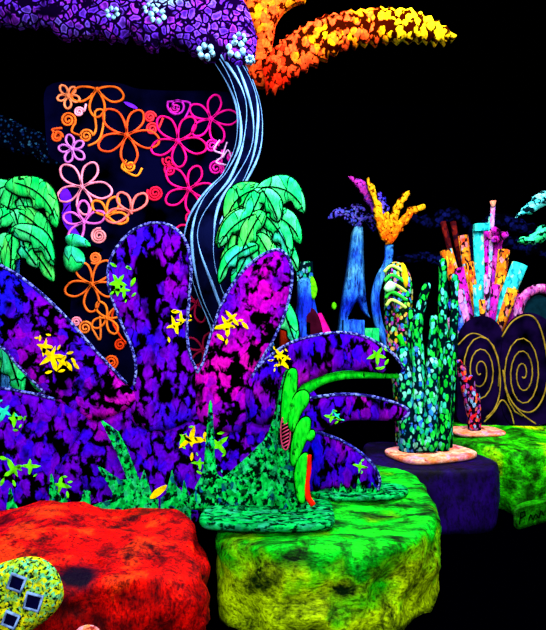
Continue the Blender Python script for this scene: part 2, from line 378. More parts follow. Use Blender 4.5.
# ------------------------------------------------------------------ rocks
def rock(name, plan, c, ztop, mat, label, seed, dents=(), amp=.03, sm=8, cap=.9, extra=()):
    q = spline(plan, sm); n = len(q); mb = MB(); cx, cy = c
    levels = [(-.0, .97), (.08, .975), (.18, .98), (.28, .985), (.38, .99), (.48, 1.0), (.58, 1.0), (.68, 1.0), (.78, 1.0), (.88, .997), (.94, .99), (.975, .975), (.995, .95), (1.0, .90)]
    rings = []
    for t, s in levels: rings.append((t, s))
    k = 14
    for i in range(1, k): rings.append((1.0+.02*i/k, .90*(1-i/k)**.9))
    for t, s in rings:
        for (x, y) in q:
            X = cx+(x-cx)*s; Y = cy+(y-cy)*s; z = ztop(X, Y)*t
            p = Vector((X, Y, z)); g = Vector((x-cx, y-cy, 0)).normalized()
            d = noise.fractal(p*2.6+Vector((seed, 0, 0)), 1.0, 2.0, 5)*amp - (abs(noise.noise(p*4.5+Vector((0, seed, 0))))-.2)*amp*1.3 + noise.fractal(p*11+Vector((0, seed, 0)), 1.0, 2.0, 3)*amp*.3
            side = min(1, max(0, (1.02-t)*6)) if t > .85 else 1
            p = p+g*d*side*1.6
            if t > .5: p.z += d*.55*(1 if t >= .92 else (t-.5)/.42)
            for (dc, dr, dd, dv) in dents:
                L = (p-Vector(dc)).length
                if L < dr: p = p+Vector(dv)*dd*(math.cos(L/dr*math.pi)*.5+.5)
            p.z = max(p.z, 0)
            mb.v.append(tuple(p))
    R = len(rings)
    for r in range(R-1):
        for i in range(n):
            j = (i+1) % n
            mb.quad([r*n+i, r*n+j, (r+1)*n+j, (r+1)*n+i], 0)
    mb.quad([(R-1)*n+i for i in range(n)], 0)
    mb.quad([i for i in reversed(range(n))], 0, False)
    if extra:
        for i, f in enumerate(mb.f):
            if (Vector(mb.v[f[0]])-Vector(dents[0][0])-Vector(dents[0][3])*.06).length < dents[0][1]*.75: mb.m[i] = 1
    o = mb.build(name, [mat]+list(extra), None, (cx, cy, 0))
    return tag(o, label, 'rock')

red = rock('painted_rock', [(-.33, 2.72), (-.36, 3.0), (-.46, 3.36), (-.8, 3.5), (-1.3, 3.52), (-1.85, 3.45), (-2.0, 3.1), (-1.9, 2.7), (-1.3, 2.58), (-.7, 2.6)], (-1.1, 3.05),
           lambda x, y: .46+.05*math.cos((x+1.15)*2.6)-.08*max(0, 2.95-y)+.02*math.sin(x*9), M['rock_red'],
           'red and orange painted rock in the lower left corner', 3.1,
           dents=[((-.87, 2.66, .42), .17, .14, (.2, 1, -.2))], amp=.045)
grn = rock('painted_rock', [(-.27, 3.1), (.05, 2.92), (.45, 2.93), (.78, 3.1), (.94, 3.5), (.98, 4.0), (.85, 4.35), (.4, 4.45), (-.1, 4.4), (-.3, 3.9), (-.3, 3.5)], (.33, 3.72),
           lambda x, y: .47+.045*(y-3.1)+.012*math.sin(x*7), M['rock_green'],
           'large bright green and yellow painted rock in the center foreground', 8.4, amp=.028)
vio = rock('painted_rock', [(.78, 4.45), (1.2, 4.36), (1.6, 4.42), (1.74, 4.68), (1.6, 5.02), (1.2, 5.12), (1.1, 5.35), (.82, 5.35), (.74, 4.8)], (1.2, 4.76),
           lambda x, y: .47, M['rock_violet'], 'dark violet painted rock under the mosaic cactus and its pink base', 12.0, amp=.012)
lime = rock('painted_rock', [(1.28, 5.26), (1.62, 5.2), (1.84, 4.95), (1.93, 4.76), (2.1, 4.8), (2.5, 5.0), (3.1, 5.15), (3.4, 5.5), (3.1, 5.98), (2.2, 6.06), (1.3, 6.04)], (2.25, 5.5),
            lambda x, y: .50+.012*math.sin(x*4), M['rock_lime'], 'lime green painted rock at the right edge below the gold spirals', 17.0, amp=.02)
# low green curb in front of the lime rock with a dark brushed scribble
b = MB()
pl = [(1.80, 4.46), (2.0, 4.58), (2.4, 4.76), (3.2, 4.92), (3.2, 5.04), (2.4, 4.88), (2.05, 4.7), (1.86, 4.58)]
b.slab(spline(pl, 6), 0, .16, 0, .03)
scr = [(1.90, 4.262, .03), (1.90, 4.262, .13), (1.96, 4.22, .125), (1.95, 4.225, .085), (1.90, 4.262, .075)]
def on_curb(u, z):   # point on the curb's front face
    return (1.84+u, 4.478+u*.54, z)
def stroke(mb, pts, r, m): mb.tube([on_curb(u, z) for u, z in pts], r, 5, m)
stroke(b, [(0.0, .04), (.01, .12), (.05, .125), (.055, .095), (.01, .08)], .006, 1)
stroke(b, spline([(.09, .05), (.11, .09), (.13, .05), (.16, .085), (.19, .05), (.21, .1), (.24, .06)], 4, False), .005, 1)
o = b.build('painted_curb', [M['rock_lime'], M['outline_black']], None, (2.3, 4.7, 0))
tag(o, 'low green ledge on the black floor at the right edge with dark scribbled writing', 'ledge')

# pit in the red rock, painted dark violet
# speckled panel with three square windows on the red rock
Yp = 2.42
t = thing('window_panel', (P(15, 600, Yp).x, Yp, 0), 'yellow-green speckled rounded panel with square blue windows leaning on the red rock', 'panel')
b = MB(); b.board([(-60, 640), (-45, 600), (-15, 572), (15, 560), (38, 559), (54, 570), (62, 590), (60, 605), (48, 618), (30, 632), (15, 660), (0, 760), (-30, 868), (-60, 800)], Yp, .03, .03, .05, 0, 5, .025)
b.build('board', M['panel_speck'], t)
for (cx, cy, s, a) in ((16.5, 583, 7.5, 20), (33, 602, 8, 15), (10.5, 620, 7, 22)):
    fr = MB(); pn = MB(); c = math.radians(a)
    pts = [P(cx+s*1.35*math.cos(c+k*math.pi/2+math.pi/4), cy+s*1.35*math.sin(c+k*math.pi/2+math.pi/4), Yp-.05) for k in range(4)]
    fr.tube(pts, .007, 6, 0, True)
    pn.board([(cx+s*1.3*math.cos(c+k*math.pi/2+math.pi/4), cy+s*1.3*math.sin(c+k*math.pi/2+math.pi/4)) for k in range(4)], Yp-.045, .01, 0, .1, 0, 0)
    f = fr.build('window_frame', M['window_frame'], t); pn.build('pane', M['window_pane'], f)
# small pale cap at the bottom edge
Yc = 2.38
t = thing('painted_mushroom', (P(88, 640, Yc).x, Yc, 0), 'small white and orange rounded cap at the bottom edge before the red rock', 'mushroom')
b = MB(); b.board([(72, 645), (76, 631), (87, 626), (98, 630), (103, 645), (88, 650)], Yc, .02, .03, .03, 0, 5, .012); b.build('cap', M['pink_slab'], t)
b = MB(); b.tube([(t.location.x, Yc, 0), (t.location.x, Yc, P(0, 646, Yc).z)], .025, 10); b.build('stem', M['t_pale'], t)

# ------------------------------------------------------------------ the big purple plant
YA = 3.68
ag = thing('painted_agave', (P(180, 0, YA).x, YA, .33), 'huge purple and blue painted leaf plant with pale blue edges behind the rocks', 'plant')
def star(mb, cx, cy, R, n, rot, Y, m, Y2=None):
    """ragged painted vine leaf, a few mm of paint relief"""
    pts = []
    for k in range(n):
        a = math.radians(rot)+2*math.pi*k/n; L = R*random.uniform(.6, 1.2)
        for da, f in ((-.25, .62), (0, 1), (.22, .7), (.62, .3)):
            x = L*f*random.uniform(.85, 1.15); pts.append((cx+x*math.cos(a+da), cy+x*math.sin(a+da)))
    mb.board(pts, Y, .006, 0, .1, m, 0)
    for k in range(n-1):
        a = random.uniform(0, 6.28); d = R*random.uniform(1.0, 1.4); L = R*random.uniform(.2, .4); b_ = random.uniform(0, 6.28)
        x, y = cx+d*math.cos(a), cy+d*math.sin(a)
        mb.board([(x+L*math.cos(b_), y+L*math.sin(b_)), (x+L*.4*math.cos(b_+1.6), y+L*.4*math.sin(b_+1.6)), (x-L*math.cos(b_), y-L*math.sin(b_)), (x+L*.4*math.cos(b_-1.6), y+L*.4*math.sin(b_-1.6))], Y, .006, 0, .1, m, 2)
def leaf_part(name, pts, Y, mat, rims=(), stars=(), bulge=.02, th=.03, w=.07, step=.035, parent=None, bend=None):
    b = MB(); b.board(pts, Y, th, bulge, w, 0, 5, step, bend)
    for (cx, cy, R, n, rot, mi) in stars: star(b, cx, cy, R, n, rot, Y-th/2-bulge-.002, mi)
    o = b.build(name, [mat, M['yellow'], M['lime'], M['aqua']], parent or ag)
    for r in rims:
        q = spline(r, 5, False); rb = MB()
        rb.tube([P(x, y, Y-th/2-.004) for x, y in q], .0095, 6)
        rb.build('edge_trim', M['rim'], o)
    return o
# trunk mass
leaf_part('body', [(-60, 560), (-40, 420), (20, 400), (60, 385), (100, 378), (125, 384), (160, 365), (200, 368), (240, 350), (275, 352), (300, 375), (322, 405), (322, 440), (318, 470), (315, 488), (216, 489), (198, 500), (190, 525), (100, 530), (20, 540)], YA, M['purple_blue'], (),
          [(160, 385, 13, 5, 10, 2), (150, 373, 9, 4, 60, 2), (190, 440, 14, 5, 0, 1), (184, 437, 9, 4, 30, 2), (222, 418, 12, 5, 20, 2), (218, 445, 11, 4, 50, 2), (10, 420, 10, 4, 0, 3), (22, 478, 12, 4, 20, 2), (60, 485, 9, 4, 10, 2), (200, 463, 9, 4, 0, 2), (212, 470, 9, 4, 45, 3)], bulge=.012, w=.12)
leaf_part('leaf', [(-95, 300), (-60, 268), (-20, 260), (2, 266), (30, 284), (62, 313), (95, 350), (128, 386), (140, 400), (95, 420), (60, 402), (45, 393), (20, 368), (0, 346), (-40, 325), (-80, 318)], YA-.025, M['left_leaf'],
          [[(-95, 300), (-60, 268), (-20, 260), (2, 266), (30, 284), (62, 313), (95, 350), (127, 384)], [(-80, 318), (-40, 325), (0, 346), (20, 368), (45, 393)]],
          [(52, 356, 15, 5, 0, 1), (62, 362, 11, 4, 30, 1), (45, 346, 9, 4, 10, 1)])
leaf_part('leaf', [(-100, 395), (-50, 385), (0, 388), (30, 393), (55, 399), (90, 410), (70, 450), (40, 500), (0, 540), (-60, 545), (-95, 470)], YA-.028, M['purple_blue'],
          [[(-50, 385), (0, 388), (30, 393), (55, 399)]], [(5, 412, 11, 4, 30, 3), (14, 418, 9, 4, 0, 2), (14, 470, 12, 4, 60, 2), (30, 466, 10, 4, 0, 2)], bulge=.008)
leaf_part('leaf', [(133, 420), (136, 370), (132, 348), (121, 322), (110, 292), (108, 270), (115, 250), (131, 232), (151, 223), (171, 226), (185, 240), (191, 265), (189, 300), (187, 330), (190, 355), (197, 372), (200, 410), (165, 430)], YA-.022, M['center_leaf'],
          [[(134, 385), (136, 368), (132, 348), (121, 322), (110, 292), (108, 270), (115, 250), (131, 232), (151, 223), (171, 226), (185, 240), (191, 265), (189, 300), (187, 330), (190, 355), (198, 372)]],
          [(118, 282, 13, 5, 20, 2), (124, 290, 9, 4, 0, 2), (175, 325, 12, 4, 70, 1), (181, 320, 8, 4, 0, 1)], w=.2)
leaf_part('leaf', [(196, 372), (203, 362), (212, 331), (225, 297), (244, 270), (264, 254), (280, 250), (290, 262), (292, 280), (286, 310), (273, 340), (258, 366), (250, 390), (240, 430), (200, 420)], YA-.03, M['purple_magenta'],
          [[(197, 373), (203, 362), (212, 331), (225, 297), (244, 270), (264, 254), (280, 250), (290, 262), (292, 280), (286, 310), (273, 340), (256, 368)]],
          [(228, 325, 13, 5, 20, 1), (232, 318, 9, 4, 50, 1)], w=.1)
leaf_part('leaf', [(245, 385), (258, 367), (275, 352), (295, 341), (322, 334), (350, 333), (375, 341), (393, 354), (405, 370), (390, 373), (365, 371), (340, 371), (315, 378), (296, 390), (280, 420), (250, 420)], YA-.035, M['arm_leaf'],
          [[(252, 378), (258, 367), (275, 352), (295, 341), (322, 334), (350, 333), (375, 341), (393, 354), (405, 370)]],
          [(377, 355, 10, 5, 15, 2), (280, 355, 9, 5, 15, 1), (282, 362, 9, 4, 45, 1)])
leaf_part('leaf', [(295, 400), (315, 397), (345, 394), (375, 397), (400, 405), (409, 412), (402, 420), (380, 420), (350, 420), (335, 425), (318, 432), (300, 440)], YA-.045, M['arm_leaf'],
          [[(305, 399), (315, 397), (345, 394), (375, 397), (400, 405), (409, 412), (402, 420)]], [(331, 417, 7, 4, 10, 2), (337, 416, 6, 4, 50, 3)], bulge=.014)
leaf_part('leaf', [(300, 430), (318, 432), (340, 440), (360, 452), (374, 466), (380, 480), (378, 487), (355, 488), (325, 488), (305, 488)], YA-.04, M['arm_leaf'],
          [[(305, 430), (318, 432), (340, 440), (360, 452), (374, 466), (380, 480), (378, 490)]], [(360, 466, 6, 4, 10, 2)], bulge=.014)
# green frond edge under the upper arm
b = MB(); b.board([(294, 396), (300, 385), (320, 376), (345, 371), (380, 371), (396, 373), (398, 378), (380, 378), (345, 379), (322, 385), (304, 397)], YA-.01, .02, .012, .03, 0, 5, .02); b.build('green_frond', M['pad_green'], ag)
# speckled foot plate on the green rock
b = MB(); b.slab(spline([(.26, 3.56), (.5, 3.52), (.74, 3.56), (.83, 3.68), (.78, 3.8), (.5, 3.83), (.2, 3.82)], 5), .505, .535, 0, .01); b.build('foot_plate', M['fern_base'], ag)
b = MB()
for x, h in ((335, 10), (343, 16), (352, 12), (360, 20), (366, 12), (374, 15), (383, 9)):
    b.board([(x-5, 497), (x-2, 497-h), (x+6, 497)], YA-.075, .012, 0, .1, 0, 0)
b.build('grass_tuft', M['fern'], ag)

# ------------------------------------------------------------------ green grass cut-outs between red rock and plant
def spikes(name, outline, Y, label, z0, mat='fern', extra=None):
    b = MB(); b.board(outline, Y, .022, 0, .1, 0, 0)
    if extra: extra(b)
    o = b.build(name, [M[mat], M['yellow'], M['outline_black']], None, (P(sum(p[0] for p in outline)/len(outline), 0, Y).x, Y, z0))
    return tag(o, label, 'cutout')
YG = 3.57
spikes('grass_cutout', [(92, 585), (92, 506), (100, 503), (112, 500), (113, 492), (98, 466), (120, 480), (128, 480), (121, 462), (113, 444), (101, 420), (118, 432), (127, 450), (135, 470), (140, 482), (144, 470), (148, 484), (152, 496), (158, 500), (158, 585)], YG,
       'spiky green mottled grass cutout with a long blade behind the red rock', 0,
       extra=lambda b: b.board([(150, 498), (155, 490), (166, 485), (165, 490), (157, 497)], YG-.016, .01, 0, .1, 1, 3))
spikes('grass_cutout', [(161, 585), (161, 498), (166, 494), (170, 478), (172, 470), (176, 486), (182, 492), (184, 480), (188, 494), (191, 500), (191, 585)], YG+.03,
       'short green grass cutout behind the right end of the red rock', 0)
spikes('grass_cutout', [(3, 585), (6, 520), (8, 500), (10, 488), (14, 503), (20, 512), (30, 516), (34, 515), (38, 585)], YG, 'small green grass cutout behind the red rock near the left edge', 0)
spikes('grass_cutout', [(46, 585), (50, 508), (50, 490), (51, 474), (56, 490), (62, 500), (66, 496), (68, 508), (76, 504), (82, 500), (84, 490), (90, 492), (90, 585)], YG, 'small twin-tipped green grass cutout behind the crest of the red rock', 0)

# ------------------------------------------------------------------ green cactus sculpture on the speckled plate
YC = 3.32
ca = thing('painted_cactus', (0, YC, .5), 'bright green lobed cactus cutout with red lip on a speckled green base', 'cactus')
b = MB(); b.slab(spline([(-.37, 3.1), (-.2, 3.05), (0, 3.03), (.2, 3.05), (.31, 3.1), (.33, 3.3), (.3, 3.47), (0, 3.5), (-.3, 3.48), (-.38, 3.3)], 5), .497, .535, 0, .012); b.build('base', M['fern_base'], ca)
b = MB(); b.board([(190, 509), (192, 494), (198, 482), (203, 470), (206, 440), (209, 405), (212, 404), (214, 440), (216, 470), (222, 478), (232, 470), (246, 458), (258, 446), (267, 436), (274, 415), (279, 390), (283, 400), (287, 440), (302, 509)], YC+.05, .022, .006, .04, 0, 2, .03); b.build('fern_skirt', M['fern'], ca)
b = MB(); b.board([(276, 507), (277, 470), (276, 430), (278, 400), (284, 374), (291, 370), (297, 378), (296, 400), (294, 430), (298, 470), (306, 507)], YC, .04, .02, .03, 0, 4, .02); b.build('trunk', M['fern'], ca)
for pts, dy in (([(281, 420), (282, 395), (286, 375), (291, 368), (297, 371), (297, 388), (293, 405), (288, 425)], -.035),
                ([(288, 425), (290, 405), (296, 393), (304, 390), (309, 394), (308, 404), (302, 412), (297, 424), (293, 432)], -.05),
                ([(290, 458), (292, 438), (298, 422), (306, 416), (311, 421), (309, 434), (304, 446), (298, 460), (293, 466)], -.055),
                ([(297, 498), (294, 475), (297, 460), (303, 453), (308, 454), (307, 470), (306, 490), (304, 503)], -.06),
                ([(304, 437), (309, 430), (314, 430), (315, 436), (310, 441)], -.05)):
    b = MB(); b.board(pts, YC+dy, .02, .02, .022, 0, 4, .012)
    q = spline(pts, 4); b.tube([P(x, y, YC+dy-.01) for x, y in q], .0045, 5, 1, True)
    b.build('pad', [M['pad_green'], M['outline_black']], ca)
b = MB(); cpts = [(285.5+4.8*math.cos(a)*1.0, 432+18*math.sin(a)) for a in [k*2*math.pi/16 for k in range(16)]]
b.board(cpts, YC-.052, .012, 0, .1, 0, 3)
for k in range(9):
    y = 417+k*3.6; b.tube([P(282, y+2, YC-.06), P(289, y-2, YC-.06)], .0035, 5, 1)
b.tube([P(x, y, YC-.058) for x, y in cpts], .004, 5, 1, True)
b.build('ribbed_mouth', [M['outline_black'], M['pink_hatch']], ca)
b = MB(); b.tube([P(x, y, YC-.075) for x, y in spline([(309, 455), (309, 470), (307, 485), (308, 497), (313, 505)], 5, False)], [.013]*10+[.016]*11, 8); b.build('red_lip', M['red'], ca)

# ------------------------------------------------------------------ flower panel behind the plant
YF = 5.25
fp = thing('flower_panel', (P(140, 0, YF).x, YF, 0), 'tall dark navy panel with neon orange and pink flower line drawings', 'panel')
b = MB()
b.board([(48, 88), (80, 82), (118, 84), (140, 90), (180, 92), (215, 92), (236, 100), (238, 150), (236, 210), (234, 300), (232, 420), (225, 497), (70, 497), (66, 420), (70, 340), (72, 300), (78, 270), (95, 256), (104, 250), (90, 244), (68, 230), (62, 212), (70, 200), (64, 188), (62, 165), (50, 155), (46, 120)], YF, .05, 0, .1, 0, 4)
b.build('board', M['navy'], fp)
lm = {}
def linem(h):
    if h not in lm: lm[h] = plain('neon_line_'+h, h, .25, 14)
    return lm[h]
YL = YF-.032
def flower(cx, cy, R, rot, h, n=5, r=.0108, skip=()):
    b = MB()
    for k in range(n):
        if k in skip: continue
        a = math.radians(rot)+2*math.pi*k/n; L = R*random.uniform(.88, 1.08); w = L*.27
        pts = [(1.5, 0), (L*.35, w*.75), (L*.68, w), (L*.93, w*.55), (L, 0), (L*.93, -w*.55), (L*.68, -w), (L*.35, -w*.75)]
        q = spline(pts, 4); ca_, sa = math.cos(a), math.sin(a)
        b.tube([P(cx+x*ca_-y*sa, cy+x*sa+y*ca_, YL) for x, y in q], r, 5, 0, True)
    b.tube([P(cx-1, cy, YL), P(cx+1, cy, YL-.01)], r*1.5, 6)
    b.build('flower', linem(h), fp)
def swirl(cx, cy, R, h, turns=2.2, tail=None, r=.0105, rot=0):
    b = MB(); pts = []
    N = int(turns*14)
    for i in range(N+1):
        a = rot+i/14*2*math.pi; rr = R*(.15+.85*i/N); pts.append((cx+rr*math.cos(a), cy+rr*math.sin(a)))
    if tail: pts += spline([pts[-1]]+tail, 5, False)[1:]
    b.tube([P(x, y, YL) for x, y in pts], r, 5)
    b.build('swirl', linem(h), fp)
for f in ((68, 96, 12, 20, 'ff8a58'), (97, 89, 28, 18, 'ff6a1c', 5, .011, (3, 4)), (127, 135, 31, 12, 'ff5020'), (72, 149, 14, 40, 'd070e0'), (82, 187, 28, 10, 'ff8ab0'),
          (131, 212, 25, -50, 'ff7070', 5, .0125, (1, 2)), (178, 141, 28, 15, 'f81080'), (211, 119, 27, -5, 'ff10a0'), (189, 189, 27, 5, 'f0107a'), (84, 222, 24, -20, 'e060d0', 5, .012, (1,)),
          (107, 216, 22, 10, 'ff8028', 5, .012, (1, 2)), (92, 284, 28, 20, 'ff6c22'), (195, 229, 18, 30, 'e01060'), (197, 303, 22, 75, 'c01048', 4), (203, 350, 20, -60, 'a01040', 4), (107, 318, 18, 60, 'ff7a20', 4)):
    flower(*f)
for s in ((68, 120, 8, 'ff6a20', 2.2, [(72, 132), (82, 136)]), (86, 136, 7, 'ff7a28', 2, [(96, 128), (95, 112), (104, 112), (100, 138), (88, 146)]), (57, 137, 6, 'ff5a20', 2, [(52, 130), (62, 128)]), (79, 112, 5, 'ffa0c0', 2, [(86, 104)]),
          (150, 117, 6, 'ff3040', 2), (152, 129, 6.5, 'ff3040', 2, [(163, 118)]), (130, 166, 6, 'ff8a20', 1.6, [(126, 160), (122, 168), (136, 176), (142, 168)]), (155, 193, 8, 'f01840', 2.6), (99, 236, 8, 'ff90a0', 2.8),
          (76, 322, 5, 'ff90b0', 2), (85, 328, 7, 'ff8030', 2, [(100, 340), (100, 316)]), (111, 362, 8, 'ff5a18', 2.6), (170, 170, 7, 'e81060', 2), (168, 161, 6, 'f01848', 1.6), (177, 106, 10, 'c020c0', 1.6, [(190, 103), (184, 120)]), (175, 108, 5, 'e020b0', 1.5),
          (212, 146, 7, 'f020b0', 2), (216, 168, 8, 'e018a0', 2.2, [(222, 150)]), (95, 258, 6, 'ff7030', 2.4), (232, 158, 5, 'd010a0', 1.8), (229, 188, 6, 'e01068', 2), (120, 345, 6, 'e83a10', 2, [(112, 320), (118, 300)])):
    swirl(*s)
b = MB()
b.tube([P(x, y, YL-.01) for x, y in spline([(220, 140), (214, 150), (224, 155), (216, 162), (226, 165)], 5, False)], .01, 5)
b.tube([P(x, y, YL-.01) for x, y in spline([(227, 142), (222, 158), (228, 150), (232, 160)], 5, False)], .008, 5)
b.build('scribble', linem('f0b0ff'), fp)
b = MB(); b.board([(124, 102), (130, 103), (137, 107), (136, 109), (128, 106)], YF-.03, .01, 0, .1, 0, 3); b.build('violet_dab', linem('7020ff'), fp)  # small violet light, painted as a flat spot on the panel
for pts in ([(66, 188), (60, 196), (64, 206), (62, 214), (72, 200)], [(70, 204), (62, 216), (68, 230), (80, 236), (72, 222)]):
    b = MB(); b.board(pts, YF-.028, .01, 0, .1, 0, 4); b.build('violet_glow_patch', linem('5a10d8'), fp)  # purple glow around the left flowers, painted as flat patches
# small mint leaves on the panel's waist
for pts in ([(66, 238), (74, 234), (84, 238), (90, 246), (80, 246), (70, 246)], [(64, 256), (68, 246), (80, 250), (84, 262), (74, 272), (66, 268)]):
    b = MB(); b.board(pts, YF-.06, .05, .03, .04, 0, 4, .025); b.build('mint_leaf', M['green_leaf'], fp)

# ------------------------------------------------------------------ striped palm with purple and orange crown
YT = 5.0
pt = thing('painted_palm', (P(246, 0, YT).x, YT+.02, 0), 'large painted palm with navy striped trunk, purple crown and orange fronds', 'tree')
path = spline([(224, 55), (239, 80), (248, 105), (250, 130), (246, 155), (233, 182), (218, 204), (209, 228), (210, 255), (220, 290), (234, 325), (240, 360), (243, 430), (243, 507)], 5, False)
rad = [14]*26+[15, 16, 17, 18, 19, 20, 21, 22, 23, 24, 25, 26]; rad += [26]*(len(path)-len(rad))
b = MB(); C3 = [P(x, y, YT) for x, y in path]; R3 = [r/F*YT*.92 for r in rad]
b.tube(C3, R3, 16)
for ang in (-70, -42, -14, 14, 42, 70, 130, 180, 230):
    pts = []
    for i in range(len(C3)):
        T = (C3[min(i+1, len(C3)-1)]-C3[max(i-1, 0)]).normalized(); S = T.cross(Vector((0, -1, 0))).normalized()
        a = math.radians(ang+6*math.sin(i*.35+ang))
        pts.append(C3[i]+(S*math.sin(a)+Vector((0, -1, 0))*math.cos(a))*R3[i]*1.0)
    g = [.003+.0065*max(0, math.sin(i*.29+ang*.07)+.55) for i in range(len(pts))]
    b.tube(pts, g, 6, 1)
b.build('trunk', [M['trunk_navy'], M['white_blue']], pt)
def scallop(pts, amp=4, per=9):
    out = []
    for i in range(len(pts)-1):
        (x0, y0), (x1, y1) = pts[i], pts[i+1]; L = math.hypot(x1-x0, y1-y0); n = max(1, int(L/per))
        nx, ny = -(y1-y0)/L, (x1-x0)/L
        for k in range(n*2):
            t = k/(n*2); o = (amp if k % 2 else -amp*.3)*random.uniform(.5, 1.2)
            out.append((x0+(x1-x0)*t+nx*o, y0+(y1-y0)*t+ny*o))
    return out
low = [(256, 60), (246, 64), (232, 68), (222, 60), (212, 62), (200, 54), (186, 50), (172, 44), (160, 44), (150, 52), (144, 44), (130, 36), (116, 40), (104, 38), (96, 32), (84, 38), (74, 36), (62, 40), (52, 28), (40, 22), (26, 26), (10, 26), (0, 22), (-20, 34), (-45, 60)]
low = scallop(low, -3.5, 9)
b = MB(); b.board([(-45, 60), (-50, 20), (-20, -20), (60, -40), (150, -45), (225, -25), (248, 10), (257, 40)]+low, YT-.05, .1, .07, .12, 0, 1, .06, None, .06)
for (cx, cy, R) in ((206, 52, 11), (236, 50, 12), (240, 40, 9), (158, 17, 11), (150, 10, 8), (113, 14, 9), (250, 60, 6)):
    for k in range(6):
        a = 2*math.pi*k/6+.3; x, y = cx+R*.6*math.cos(a), cy+R*.6*math.sin(a)*.85
        YY = YT-.05-.05-.07+.02
        b.board([(x-R*.26, y), (x, y-R*.27), (x+R*.26, y), (x, y+R*.27)], YY-.0, .05, .006, .03, 1, 3, .03)
b.build('purple_crown', [M['crown'], M['crown_white']], pt)
def zig(pts, amp, per): return scallop(pts, amp, per)
b = MB(); b.board([(262, 88), (248, 80), (244, 64), (252, 50), (256, 34), (246, 18), (236, 4), (228, -18), (250, -30), (290, -20), (306, 0), (296, 4), (284, 12), (276, 24), (274, 36), (272, 50), (276, 64), (280, 78)], YT+.0, .07, .04, .1, 0, 3, .05, None, .08)
b.build('orange_frond', M['orange_frond_left'], pt)
up = [(262, 62), (280, 42), (300, 28), (325, 16), (350, 12), (380, 9), (410, 10), (430, 18), (445, 28), (456, 38)]
dn = [(456, 38), (440, 41), (415, 40), (392, 40), (370, 42), (350, 46), (330, 54), (310, 66), (292, 78), (278, 90), (262, 92)]
b = MB(); b.board(zig(up, 2.2, 8)+zig(dn, -5, 8), YT-.1, .07, .04, .08, 0, 1, .05, None, .08)
ofr = b.build('orange_frond', M['orange_frond'], pt)

# ------------------------------------------------------------------ mint green leafy trees
def tleaf(mb, base, tip, w, sag=6, Y=4.6, m=0, th=.03):
    w *= 1.08; (x0, y0), (x1, y1) = base, tip; L = math.hypot(x1-x0, y1-y0); ux, uy = (x1-x0)/L, (y1-y0)/L; nx, ny = -uy, ux
    if ny > 0: nx, ny = -nx, -ny
    def at(t, o): return (x0+ux*L*t+nx*(o+sag*4*t*(1-t)), y0+uy*L*t+ny*(o+sag*4*t*(1-t)))
    pts = [at(0, w*.25), at(.25, w*.5), at(.55, w*.5), at(.85, w*.3), at(1, 0), at(.8, -w*.28), at(.66, -w*.22), at(.55, -w*.5), at(.4, -w*.3), at(.25, -w*.45), at(0, -w*.25)]
    mb.board(pts, Y, th, .02, .05, m, 4, .035)
    q = spline(pts, 4); mb.tube([P(x, y, Y-th/2-.002) for x, y in q], .0065, 5, 1, True)
    mb.tube([P(*at(k/8*.92, 0), Y-th/2-.021*min(1, 8*(k/8)*(1-k/8)+.3)) for k in range(9)], .007, 5, 1)
def leafy(name, leaves, trunk, Y, label, z0=0):
    t = thing(name, (P(trunk[-1][0], 0, Y).x, Y+.06, z0), label, 'tree')
    b = MB(); q = spline(trunk, 4, False); b.tube([P(x, y, Y+.07) for x, y in q], .045, 10); b.build('trunk', M['blue_trunk'], t)
    for i, (ba, ti, w, sg) in enumerate(leaves):
        b = MB(); tleaf(b, ba, ti, w, sg, Y-.012*(i % 5)-.0)
        b.build('leaf', [M['green_leaf'] if i % 3 else M['green_leaf2'], M['outline_black']], t)
    return t
Yt = 4.55
leafy('painted_tree', [((258, 230), (220, 270), 18, 4), ((258, 235), (232, 285), 18, 0), ((258, 240), (262, 292), 20, 0), ((258, 235), (284, 280), 18, 0), ((256, 245), (219, 284), 16, 8), ((262, 240), (298, 272), 18, 8), ((262, 214), (230, 262), 20, 4), ((264, 214), (290, 258), 20, 4),
                       ((262, 212), (218, 248), 20, 7), ((262, 212), (240, 258), 18, 2), ((262, 212), (272, 255), 20, 0), ((260, 214), (301, 244), 22, 9), ((266, 212), (216, 246), 20, 9),
                       ((262, 190), (246, 226), 20, 0), ((262, 190), (278, 222), 20, 2), ((264, 188), (226, 224), 24, 10), ((258, 188), (305, 213), 26, 11), ((280, 300), (296, 345), 18, 0), ((275, 310), (258, 350), 16, 0)],
      [(262, 190), (262, 260), (268, 330), (268, 420), (266, 525)], Yt, 'mint green drooping leafy tree cutout right of the striped trunk')
leafy('painted_tree', [((12, 232), (54, 282), 22, 4), ((12, 232), (38, 268), 20, 0), ((10, 235), (-18, 285), 22, 0), ((12, 235), (10, 275), 18, 0), ((14, 228), (54, 266), 20, 8), ((14, 205), (40, 246), 18, 4),
                       ((14, 210), (52, 250), 22, 6), ((14, 210), (26, 252), 18, 0), ((12, 212), (-22, 250), 24, 6),
                       ((10, 182), (57, 228), 26, 12), ((14, 186), (32, 222), 16, 0), ((12, 184), (-22, 220), 24, 8), ((14, 186), (4, 222), 16, 0),
                       ((4, 320), (48, 398), 26, 0), ((2, 335), (22, 395), 24, 0), ((-4, 330), (-10, 395), 24, 0)],
      [(13, 186), (14, 240), (12, 300), (6, 400), (6, 526)], Yt, 'mint green drooping leafy tree cutout at the left edge')

